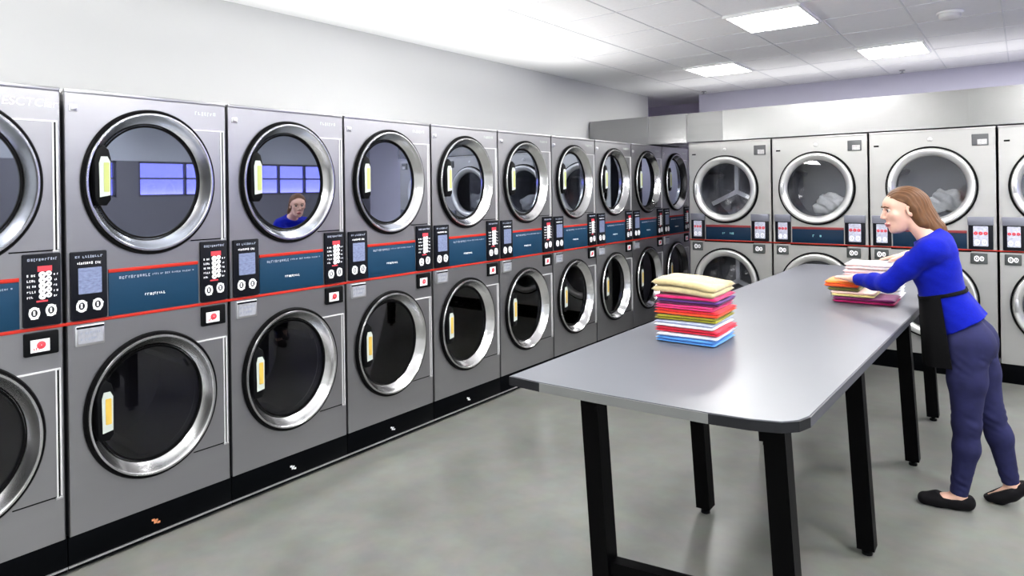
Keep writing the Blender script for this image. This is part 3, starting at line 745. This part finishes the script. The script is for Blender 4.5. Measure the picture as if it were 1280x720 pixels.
# ------------------------------------------------------------------ woman (signed distance fields -> surface nets)
class Field:
    def __init__(s, lo, hi, h):
        s.lo = np.array(lo, np.float32); s.h = h
        s.n = np.ceil((np.array(hi) - np.array(lo)) / h).astype(int) + 1
        s.d = np.full(s.n, 0.06, np.float32)
    def _win(s, lo, hi):
        a = np.maximum(np.floor((np.array(lo) - s.lo) / s.h).astype(int), 0); b = np.minimum(np.ceil((np.array(hi) - s.lo) / s.h).astype(int) + 1, s.n)
        if (b <= a).any(): return None
        ax = [s.lo[i] + s.h * np.arange(a[i], b[i], dtype=np.float32) for i in range(3)]
        X, Y, Z = np.meshgrid(*ax, indexing='ij', sparse=True)
        return (slice(a[0], b[0]), slice(a[1], b[1]), slice(a[2], b[2])), X, Y, Z
    def _merge(s, w, e, k, cut):
        cur = s.d[w]
        if cut:
            e = -e; hh = np.clip(.5 - .5 * (e - cur) / k, 0, 1) if k > 0 else None
            s.d[w] = np.maximum(cur, e) if k <= 0 else (cur * hh + e * (1 - hh) if False else np.maximum(cur, e) + np.maximum(k - np.abs(cur - e), 0) ** 2 / (4 * k))
        else:
            s.d[w] = np.minimum(cur, e) if k <= 0 else np.minimum(cur, e) - np.maximum(k - np.abs(cur - e), 0) ** 2 / (4 * k)
    def cone(s, a, b, ra, rb, k=.02, cut=False):
        a = np.array(a, np.float32); b = np.array(b, np.float32); m = max(ra, rb) + .06
        w = s._win(np.minimum(a, b) - m, np.maximum(a, b) + m)
        if w is None: return
        w, X, Y, Z = w; ab = b - a; L = max(float(ab @ ab), 1e-9)
        t = np.clip(((X - a[0]) * ab[0] + (Y - a[1]) * ab[1] + (Z - a[2]) * ab[2]) / L, 0, 1)
        e = np.sqrt((X - a[0] - t * ab[0]) ** 2 + (Y - a[1] - t * ab[1]) ** 2 + (Z - a[2] - t * ab[2]) ** 2) - (ra + (rb - ra) * t)
        s._merge(w, e.astype(np.float32), k, cut)
    def chain(s, pts, k=.02, cut=False):
        for (p, r), (q, r2) in zip(pts, pts[1:]): s.cone(p, q, r, r2, k, cut)
    def ell(s, c, r, rot=None, k=.02, cut=False):
        c = np.array(c, np.float32); r = np.array(r, np.float32); m = float(r.max()) + .06
        w = s._win(c - m, c + m)
        if w is None: return
        w, X, Y, Z = w; X = X - c[0]; Y = Y - c[1]; Z = Z - c[2]
        if rot is not None:
            X, Y, Z = (X * rot[0][0] + Y * rot[0][1] + Z * rot[0][2], X * rot[1][0] + Y * rot[1][1] + Z * rot[1][2], X * rot[2][0] + Y * rot[2][1] + Z * rot[2][2])
        k0 = np.sqrt((X / r[0]) ** 2 + (Y / r[1]) ** 2 + (Z / r[2]) ** 2); k1 = np.sqrt((X / r[0] ** 2) ** 2 + (Y / r[1] ** 2) ** 2 + (Z / r[2] ** 2) ** 2)
        e = k0 * (k0 - 1) / np.maximum(k1, 1e-6)
        s._merge(w, e.astype(np.float32), k, cut)
    def func(s, f):
        X, Y, Z = s._win(s.lo, s.lo + s.h * s.n)[1:]
        s.d = np.asarray(f(s.d, X, Y, Z), np.float32)
    def mesh(s, name):
        d = s.d.copy()
        for ax in range(3):
            sl = [slice(None)] * 3
            for e in (0, -1): sl[ax] = e; d[tuple(sl)] = np.maximum(d[tuple(sl)], 1e-4)
        ins = d < 0; nx, ny, nz = s.n
        cnt = np.zeros((nx - 1, ny - 1, nz - 1), np.uint8)
        for i in (0, 1):
            for j in (0, 1):
                for k in (0, 1): cnt += ins[i:nx - 1 + i, j:ny - 1 + j, k:nz - 1 + k]
        C = np.argwhere((cnt > 0) & (cnt < 8)); idx = np.full(cnt.shape, -1, np.int32); idx[tuple(C.T)] = np.arange(len(C))
        acc = np.zeros((len(C), 3)); num = np.zeros(len(C))
        corners = [(i, j, k) for i in (0, 1) for j in (0, 1) for k in (0, 1)]
        val = {q: d[C[:, 0] + q[0], C[:, 1] + q[1], C[:, 2] + q[2]].astype(np.float64) for q in corners}
        for p in corners:
            for ax in range(3):
                if p[ax]: continue
                q = list(p); q[ax] = 1; q = tuple(q); a, c = val[p], val[q]; m_ = (a < 0) != (c < 0)
                t = np.where(m_, a / np.where(m_, a - c, 1), 0)
                for z_ in range(3): acc[:, z_] += np.where(m_, p[z_] + (t if z_ == ax else 0), 0)
                num += m_
        V = (C + acc / num[:, None]) * s.h + s.lo
        quads = []
        for ax in range(3):
            u, v = (ax + 1) % 3, (ax + 2) % 3
            a = [slice(None)] * 3; c = [slice(None)] * 3; a[ax] = slice(0, -1); c[ax] = slice(1, None)
            A_, B_ = ins[tuple(a)], ins[tuple(c)]; E = np.argwhere(A_ != B_)
            E = E[(E[:, u] > 0) & (E[:, v] > 0) & (E[:, u] < s.n[u] - 1) & (E[:, v] < s.n[v] - 1)]
            if not len(E): continue
            du = np.zeros(3, int); du[u] = 1; dv = np.zeros(3, int); dv[v] = 1
            Q = np.stack([idx[tuple((E - du - dv).T)], idx[tuple((E - dv).T)], idx[tuple(E.T)], idx[tuple((E - du).T)]], 1)
            fl = ~A_[tuple(E.T)]; Q[fl] = Q[fl][:, ::-1]; quads.append(Q)
        Q = np.concatenate(quads); Q = Q[(Q >= 0).all(1)]
        me = bpy.data.meshes.new(name)
        me.from_pydata(V.tolist(), [], Q.tolist()); me.update()
        me.polygons.foreach_set('use_smooth', [True] * len(me.polygons))
        return me

WOM = thing('person', 'woman in a blue sweater, black apron and jeans leaning over the table', 'person', (3.0, 4.05, 0))
def wobj(name, me, m, parent=WOM):
    me.transform(Matrix.Translation((-3.0, -4.05, 0))); return obj(name, me, m, parent)
# joints (world)
hipL, hipR = (3.03, 3.975, .83), (3.045, 4.145, .83)
kneL, ankL = (3.022, 3.965, .43), (2.988, 3.955, .085)
kneR, ankR = (3.112, 4.135, .46), (3.190, 4.15, .125)
shL, elL, wrL = (2.868, 3.905, 1.285), (2.690, 3.925, 1.112), (2.515, 4.085, 1.103)
shR, elR, wrR = (2.845, 4.225, 1.295), (2.745, 4.44, 1.135), (2.715, 4.578, 1.208)
def torso(fd, o=0.0, k=.05):
    """Chest, waist and hips; o inflates."""
    fd.chain([((2.905, 4.005, 1.27), .085 + o), ((2.902, 4.01, 1.17), .088 + o), ((2.925, 4.02, 1.05), .082 + o), ((2.985, 4.015, .95), .088 + o), ((3.032, 4.0, .86), .092 + o)], k)
    fd.chain([((2.895, 4.115, 1.27), .085 + o), ((2.892, 4.11, 1.17), .088 + o), ((2.92, 4.10, 1.05), .082 + o), ((2.985, 4.105, .95), .088 + o), ((3.035, 4.12, .86), .092 + o)], k)
    fd.chain([((2.893, 3.93, 1.30), .055 + o), ((2.885, 4.06, 1.325), .060 + o), ((2.872, 4.20, 1.305), .055 + o)], k)     # shoulder girdle
    fd.ell((2.845, 4.0, 1.185), (.052 + o, .058 + o, .06 + o), k=.03); fd.ell((2.838, 4.115, 1.19), (.052 + o, .058 + o, .06 + o), k=.03)   # bust
    fd.cone((2.885, 4.055, 1.32), (2.868, 4.055, 1.355), .062 + o, .05 + o, .03)
def arm(fd, s, e, w, o=0.0, k=.025):
    s, e, w = map(np.array, (s, e, w)); m_ = (e + w) / 2
    fd.chain([(s, .052 + o), (s * .5 + e * .5, .046 + o), (e, .039 + o)], k)
    fd.chain([(e, .038 + o), (e * .6 + w * .4, .036 + o), (w, .025 + o)], k)
def leg(fd, h, kn, an, o=0.0, k=.03):
    h, kn, an = map(np.array, (h, kn, an))
    fd.chain([(h, .088 + o), (h * .55 + kn * .45, .076 + o), (kn, .054 + o)], k)
    calf = kn * .66 + an * .34 + np.array((.010, 0, 0))
    fd.chain([(kn, .052 + o), (calf, .050 + o), (an, .033 + o)], k)
# --- head frame: turned a little to the camera and bowed
hyaw, hpit = math.radians(24), math.radians(9)
fwd = np.array((-math.cos(hyaw) * math.cos(hpit), -math.sin(hyaw) * math.cos(hpit), -math.sin(hpit)))
lft = np.array((math.sin(hyaw), -math.cos(hyaw), 0.0)); upv = np.cross(fwd, lft); upv = upv if upv[2] > 0 else -upv
HC = np.array((2.748, 4.052, 1.500))
HR = np.array([fwd, lft, upv])
def hp(f, l, u): return HC + fwd * f + lft * l + upv * u
def head(fd):
    fd.ell(hp(-.012, 0, .035), (.094, .074, .078), HR, .02)          # skull
    fd.ell(hp(.028, 0, -.030), (.062, .058, .085), HR, .03)           # face
    fd.ell(hp(.045, 0, -.092), (.034, .034, .028), HR, .03)           # jaw and chin
    fd.ell(hp(.064, 0, -.106), (.016, .018, .014), HR, .015)
    fd.ell(hp(.060, 0, .036), (.026, .055, .030), HR, .02)            # brow
    fd.cone(hp(.086, 0, .008), hp(.106, 0, -.028), .008, .010, .012)  # nose
    for s in (-1, 1):
        fd.ell(hp(.096, s * .010, -.033), (.010, .009, .008), HR, .006)
        fd.ell(hp(.060, s * .036, -.018), (.026, .024, .022), HR, .02)   # cheekbones
        fd.ell(hp(.086, s * .031, .006), (.014, .017, .011), HR, .012, cut=True)   # eye sockets
        fd.ell(hp(-.012, s * .076, -.008), (.018, .008, .031), HR, .006)  # ears
        fd.ell(hp(-.006, s * .083, -.004), (.009, .006, .018), HR, .004, cut=True)
    fd.ell(hp(.087, 0, -.066), (.013, .024, .007), HR, .006)          # lips
    fd.ell(hp(.085, 0, -.077), (.012, .020, .007), HR, .006)
    fd.ell(hp(.104, 0, -.0715), (.010, .026, .0018), HR, .004, cut=True)
def hand(fd, wr, direc, nrm, thumb_side, curl=.35):
    """Palm, four unequal bent fingers and a thumb from the side of the palm."""
    wr = np.array(wr); d = np.array(direc, float); d /= np.linalg.norm(d)
    n = np.array(nrm, float); n -= d * (n @ d); n /= np.linalg.norm(n); s = np.cross(d, n) * thumb_side
    fd.chain([(wr, .023), (wr + d * .03, .022)], .02)
    for q in (-.026, -.009, .009, .026):
        fd.cone(wr + d * .028 + s * q * .7, wr + d * .088 + s * q, .015, .0125, .012)
    ln = [.068, .078, .072, .056]
    for i, q in enumerate((.028, .0095, -.0095, -.027)):
        p0 = wr + d * .086 + s * q; sp = s * (q * .25)
        p1 = p0 + (d + sp - n * curl * .25) * ln[i] * .48
        p2 = p1 + (d * .95 + sp - n * curl) * ln[i] * .30
        p3 = p2 + (d * .80 - n * curl * 1.5) * ln[i] * .24
        fd.chain([(p0, .0100), (p1, .0090), (p2, .0082), (p3, .0068)], .004)
    t0 = wr + d * .025 + s * .024; t1 = wr + d * .055 + s * .048 - n * .008; t2_ = wr + d * .082 + s * .056 - n * .014; t3 = wr + d * .102 + s * .054 - n * .018
    fd.chain([(t0, .015), (t1, .0125), (t2_, .0100), (t3, .0075)], .008)

body = Field((2.28, 3.80, -.005), (3.32, 4.68, 1.64), .0042)
torso(body, -.016); arm(body, shL, elL, wrL, -.004); arm(body, shR, elR, wrR, -.004)
leg(body, hipL, kneL, ankL, -.006); leg(body, hipR, kneR, ankR, -.006)
body.chain([((2.872, 4.056, 1.34), .052), ((2.835, 4.055, 1.40), .047), ((2.795, 4.055, 1.455), .050)], .03)
head(body)
HZ = zo + .013
hand(body, wrL, (-.115, .095, -.002), (-.02, 0, 1), 1, .10)
hand(body, wrR, (-.10, .012, -.023), (0.0, 0, 1), -1, .05)
# feet
body.chain([(ankL, .034), ((2.985, 3.955, .05), .034), ((2.93, 3.945, .032), .031), ((2.85, 3.925, .024), .024)], .02)
body.chain([(ankR, .034), ((3.205, 4.155, .085), .034), ((3.165, 4.14, .045), .031), ((3.115, 4.13, .024), .024)], .02)
me = body.mesh('body')
SKIN = mat('skin', rgb(222, 178, 158), .5, 0, .4, noise=((60, 60, 60), 3, .03))
LIPS = mat('lip_skin', rgb(176, 98, 96), .45)
lipc = Vector(hp(.092, 0, -.0715))
ax3 = [Vector(v) for v in (fwd, lft, upv)]
for p in me.polygons:
    d = p.center - lipc
    if abs(d.dot(ax3[0])) < .02 and (d.dot(ax3[1]) / .024) ** 2 + (d.dot(ax3[2]) / .0115) ** 2 < 1: p.material_index = 1
wobj('body', me, [SKIN, LIPS])
for s in (-1, 1):
    bm = bmesh.new(); c = hp(.0745, s * .031, .004)
    bmesh.ops.create_uvsphere(bm, u_segments=16, v_segments=12, radius=.0118)
    for f in bm.faces:
        q = Vector(fwd).dot(f.calc_center_median().normalized()); f.material_index = 1 if q > .80 else 0
    for v in bm.verts: v.co += Vector(c) - Vector((3.0, 4.05, 0))
    obj('eye', bm, [mat('eye_white', rgb(196, 188, 184), .35), mat('iris', rgb(52, 42, 36), .2)], WOM, 180)
    bm = bmesh.new(); pr = None
    pts = [hp(.094 - .012 * abs(u) ** 1.5, s * (.014 + .034 * u), .0235 + .006 * math.sin(PI * min(1, u * 1.2))) for u in (0, .25, .5, .75, 1)]
    for a, c in zip(pts, pts[1:]): bar(bm, Vector(a) - Vector((3.0, 4.05, 0)), Vector(c) - Vector((3.0, 4.05, 0)), .007, .005)
    obj('eyebrow', bm, mat('brow_hair', rgb(96, 68, 46), .7), WOM)
    bm = bmesh.new()
    pts = [hp(.0885 - .010 * abs(u - .5), s * (.019 + .026 * u), .0085 + .004 * math.sin(PI * u)) for u in (0, .25, .5, .75, 1)]
    for a, c in zip(pts, pts[1:]): bar(bm, Vector(a) - Vector((3.0, 4.05, 0)), Vector(c) - Vector((3.0, 4.05, 0)), .004, .003)
    obj('eyelashes', bm, mat('lash', rgb(50, 36, 30), .7), WOM)

# sweater
sw = Field((2.46, 3.80, .78), (3.22, 4.68, 1.42), .0045)
torso(sw, .008); sw.ell((3.05, 4.01, .885), (.098, .098, .085), k=.04); sw.ell((3.052, 4.115, .885), (.098, .098, .085), k=.04); arm(sw, shL, elL, wrL, .008); arm(sw, shR, elR, wrR, .008)
def cut_sw(d, X, Y, Z):
    hem = .872 + (X - 2.951) * .62
    d = np.maximum(d, hem - Z)
    # neck opening, tilted forward
    d = np.maximum(d, (X - 2.858) * -.556 + (Z - 1.366) * .83)
    for w, e in ((wrL, elL), (wrR, elR)):
        w, e = np.array(w), np.array(e); u = (w - e) / np.linalg.norm(w - e)
        q = (X - w[0]) * u[0] + (Y - w[1]) * u[1] + (Z - w[2]) * u[2] + .004
        near = np.sqrt((X - w[0]) ** 2 + (Y - w[1]) ** 2 + (Z - w[2]) ** 2) < .10
        d = np.where(near, np.maximum(d, q), d)
    return d + .0012 * np.sin(X * 60 + Z * 45) * np.sin(Z * 70 - Y * 30)
sw.chain([((2.885, 4.056, 1.31), .070), ((2.850, 4.056, 1.385), .060)], .02)
sw.func(cut_sw)
SWEAT = mat('blue_knit', rgb(4, 20, 146), .9, 0, .15, noise=((90, 90, 90), 3, .10), bump=((500, 500, 500), .25), sheen=.04)
wobj('sweater', sw.mesh('sweater'), SWEAT)
# jeans
jn = Field((2.88, 3.82, .06), (3.30, 4.32, 1.0), .0045)
jn.chain([((2.99, 4.01, .95), .080), ((3.034, 4.0, .86), .093)], .05); jn.chain([((2.99, 4.11, .95), .080), ((3.036, 4.12, .86), .093)], .05)
jn.ell((3.062, 4.005, .82), (.088, .08, .09), k=.04); jn.ell((3.065, 4.125, .82), (.088, .08, .09), k=.04)
leg(jn, hipL, kneL, ankL, .006); leg(jn, hipR, kneR, ankR, .006)
def cut_jn(d, X, Y, Z):
    d = np.maximum(d, (Z - (.925 + (X - 2.951) * .62)) * .85)
    for a, kn in ((ankL, kneL), (ankR, kneR)):
        a, kn = np.array(a), np.array(kn); u = (a - kn) / np.linalg.norm(a - kn)
        q = (X - a[0]) * u[0] + (Y - a[1]) * u[1] + (Z - a[2]) * u[2] - .012
        near = np.sqrt((X - a[0]) ** 2 + (Y - a[1]) ** 2 + (Z - a[2]) ** 2) < .10
        d = np.where(near, np.maximum(d, q), d)
    fold = np.exp(-((Z - .44) / .06) ** 2) + np.exp(-((Z - .74) / .05) ** 2) * .8 + np.exp(-((Z - .14) / .05) ** 2)
    return d + .0022 * fold * np.sin(Z * 165 + X * 70 + 2.2 * np.sin(Y * 38 + Z * 25)) * (.5 + .5 * np.sin(Y * 60 + X * 45 + Z * 14))
jn.func(cut_jn)
JEAN = mat('navy_denim', rgb(31, 33, 72), .9, 0, .3, noise=((25, 25, 25), 4, .18), bump=((600, 600, 600), .2))
wobj('jeans', jn.mesh('jeans'), JEAN)
# apron: a sheet wrapped round the front from waist to thigh, plus the tie band
bm = bmesh.new(); grid = []
NA, NZ = 26, 22
for j in range(NZ + 1):
    v = j / NZ; zz = 1.045 - .335 * v
    row = []
    for i in range(NA + 1):
        u = -1 + 2 * i / NA
        a = u * math.radians(84)
        zz2 = zz + .018 * abs(u) ** 2 * (1 - v) - .02 * (1 - abs(u)) * v
        ccx = 2.938 + .048 * v; ry = .158 + .010 * v; rxx = .125 + .03 * v
        fold = .006 * v * math.sin(a * 7 + 1)
        row.append(bm.verts.new((ccx - (rxx + fold) * math.cos(a) - 3.0, 4.06 + (ry + fold) * math.sin(a) - 4.05, zz2)))
    grid.append(row)
for j in range(NZ):
    for i in range(NA): bm.faces.new((grid[j][i], grid[j][i + 1], grid[j + 1][i + 1], grid[j + 1][i]))
APR = mat('black_apron_cloth', rgb(9, 9, 11), .9, 0, .15, noise=((40, 40, 40), 3, .15))
bmesh.ops.recalc_face_normals(bm, faces=bm.faces)
bmesh.ops.solidify(bm, geom=bm.faces[:], thickness=.004)
ap = obj('apron', bm, APR, WOM, 60)
ti = Field((2.78, 3.82, .98), (3.10, 4.30, 1.16), .004)
torso(ti, .013)
ti.func(lambda d, X, Y, Z: np.maximum(d, np.abs(Z - (1.038 + (X - 2.82) * .26)) - .010))
wobj('waist_tie', ti.mesh('waist_tie'), APR, ap)
# shoes (black slip-ons with an open instep)
def shoe(pts, top, name, z0):
    fd = Field((min(p[0][0] for p in pts) - .06, min(p[0][1] for p in pts) - .06, -.004), (max(p[0][0] for p in pts) + .06, max(p[0][1] for p in pts) + .06, .16), .003)
    fd.chain(pts, .02); fd.func(lambda d, X, Y, Z: np.maximum(d, top(X, Y, Z)))
    if z0 is not None: fd.func(lambda d, X, Y, Z: np.maximum(d, z0 - Z))
    wobj('shoe', fd.mesh('shoe'), mat('black_canvas', rgb(9, 8, 12), .8, 0, .2, noise=((60, 60, 60), 2, .2)))
shoe([((3.015, 3.962, .040), .042), ((2.97, 3.953, .036), .042), ((2.90, 3.938, .030), .040), ((2.845, 3.924, .026), .033)],
     lambda X, Y, Z: np.where(X > 2.885, Z - (.052 + np.maximum(X - 2.96, 0) * .25 + np.maximum(2.925 - X, 0) * .6), Z - .075), 'shoe', .0015)
shoe([((3.228, 4.162, .098), .040), ((3.185, 4.148, .066), .042), ((3.145, 4.138, .040), .038), ((3.108, 4.130, .032), .030)],
     lambda X, Y, Z: Z - (.066 + (X - 3.14) * .62), 'shoe', .0015)
# hair: smoothed back over the skull and falling down the back
hr = Field((2.62, 3.93, 1.28), (3.02, 4.20, 1.66), .003)
hr.ell(hp(-.020, 0, .038), (.098, .082, .083), HR, .01)
hr.ell(hp(-.060, 0, .000), (.062, .068, .075), HR, .02)
def cut_hr(d, X, Y, Z):
    f = (X - HC[0]) * fwd[0] + (Y - HC[1]) * fwd[1] + (Z - HC[2]) * fwd[2]
    l = (X - HC[0]) * lft[0] + (Y - HC[1]) * lft[1]
    u = (X - HC[0]) * upv[0] + (Y - HC[1]) * upv[1] + (Z - HC[2]) * upv[2]
    line = f - (-.020 + 1.35 * (u - .008) - np.abs(l) * .10)
    line = np.minimum(line * .6, .03)
    d = np.maximum(d, line)
    return d
hr.func(cut_hr)
hr.chain([((2.815, 4.072, 1.53), .055), ((2.850, 4.075, 1.455), .050), ((2.900, 4.070, 1.405), .034), ((2.950, 4.060, 1.345), .014)], .03)
hr.chain([((2.80, 4.02, 1.50), .040), ((2.842, 4.030, 1.43), .034), ((2.885, 4.040, 1.39), .022)], .02)
hr.func(lambda d, X, Y, Z: d + .0012 * np.sin((Y - 4.05) * 420 + (X + Z) * 60))
HAIR = mat('brown_hair', rgb(92, 60, 34), .55, 0, .3, noise=((25, 160, 25), 4, .35), bump=((40, 300, 40), .3))
wobj('hair', hr.mesh('hair'), HAIR)

# ------------------------------------------------------------------ light, world, view
# added hidden area lights above the dryer rows, brightening ceiling and walls
def fill_light(name, loc, rot, sx, sy, watts):
    l = bpy.data.lights.new(name, 'AREA'); l.shape = 'RECTANGLE'; l.size = sx; l.size_y = sy; l.energy = watts; l.color = (1.0, .99, .97)
    o = bpy.data.objects.new(name, l); COL.objects.link(o); o.location = loc; o.rotation_euler = rot
fill_light('fill_light_left', (-.30, 1.6, 2.112), (PI, .74, 0), .12, 7.6, 74)
fill_light('fill_light_back', (1.8, 7.62, 2.30), (PI + .1, 0, 0), 4.4, .12, 6.5)
w = bpy.data.worlds.new('world'); SC.world = w; w.use_nodes = True
wn = w.node_tree; bg = wn.nodes['Background']; bg.inputs['Strength'].default_value = 1.0
wt = wn.nodes.new('ShaderNodeTexCoord'); wx = wn.nodes.new('ShaderNodeSeparateXYZ'); wr = wn.nodes.new('ShaderNodeValToRGB')
wm = wn.nodes.new('ShaderNodeMapRange'); wm.inputs['From Min'].default_value = -1; wm.inputs['From Max'].default_value = 1
wn.links.new(wt.outputs['Generated'], wx.inputs[0]); wn.links.new(wx.outputs['Z'], wm.inputs['Value']); wn.links.new(wm.outputs['Result'], wr.inputs['Fac'])
wr.color_ramp.elements[0].position = 0.485; wr.color_ramp.elements[0].color = (5.4, 5.4, 5.4, 1)      # added glow below the horizon, throws light up to the ceiling
wr.color_ramp.elements[1].position = 0.505; wr.color_ramp.elements[1].color = (1.5, 1.6, 1.8, 1)     # hazy sky
wn.links.new(wr.outputs['Color'], bg.inputs['Color'])
SC.view_settings.view_transform = 'Standard'; SC.view_settings.look = 'None'
SC.view_settings.gamma = 1.0; SC.view_settings.use_curve_mapping = False
SC.view_settings.exposure = 0.76
SC.cycles.use_denoising = True
SC.cycles.max_bounces = 10; SC.cycles.diffuse_bounces = 5; SC.cycles.glossy_bounces = 5; SC.cycles.transparent_max_bounces = 12
SC.cycles.caustics_reflective = False; SC.cycles.caustics_refractive = False
SC.cycles.sample_clamp_indirect = 6.0
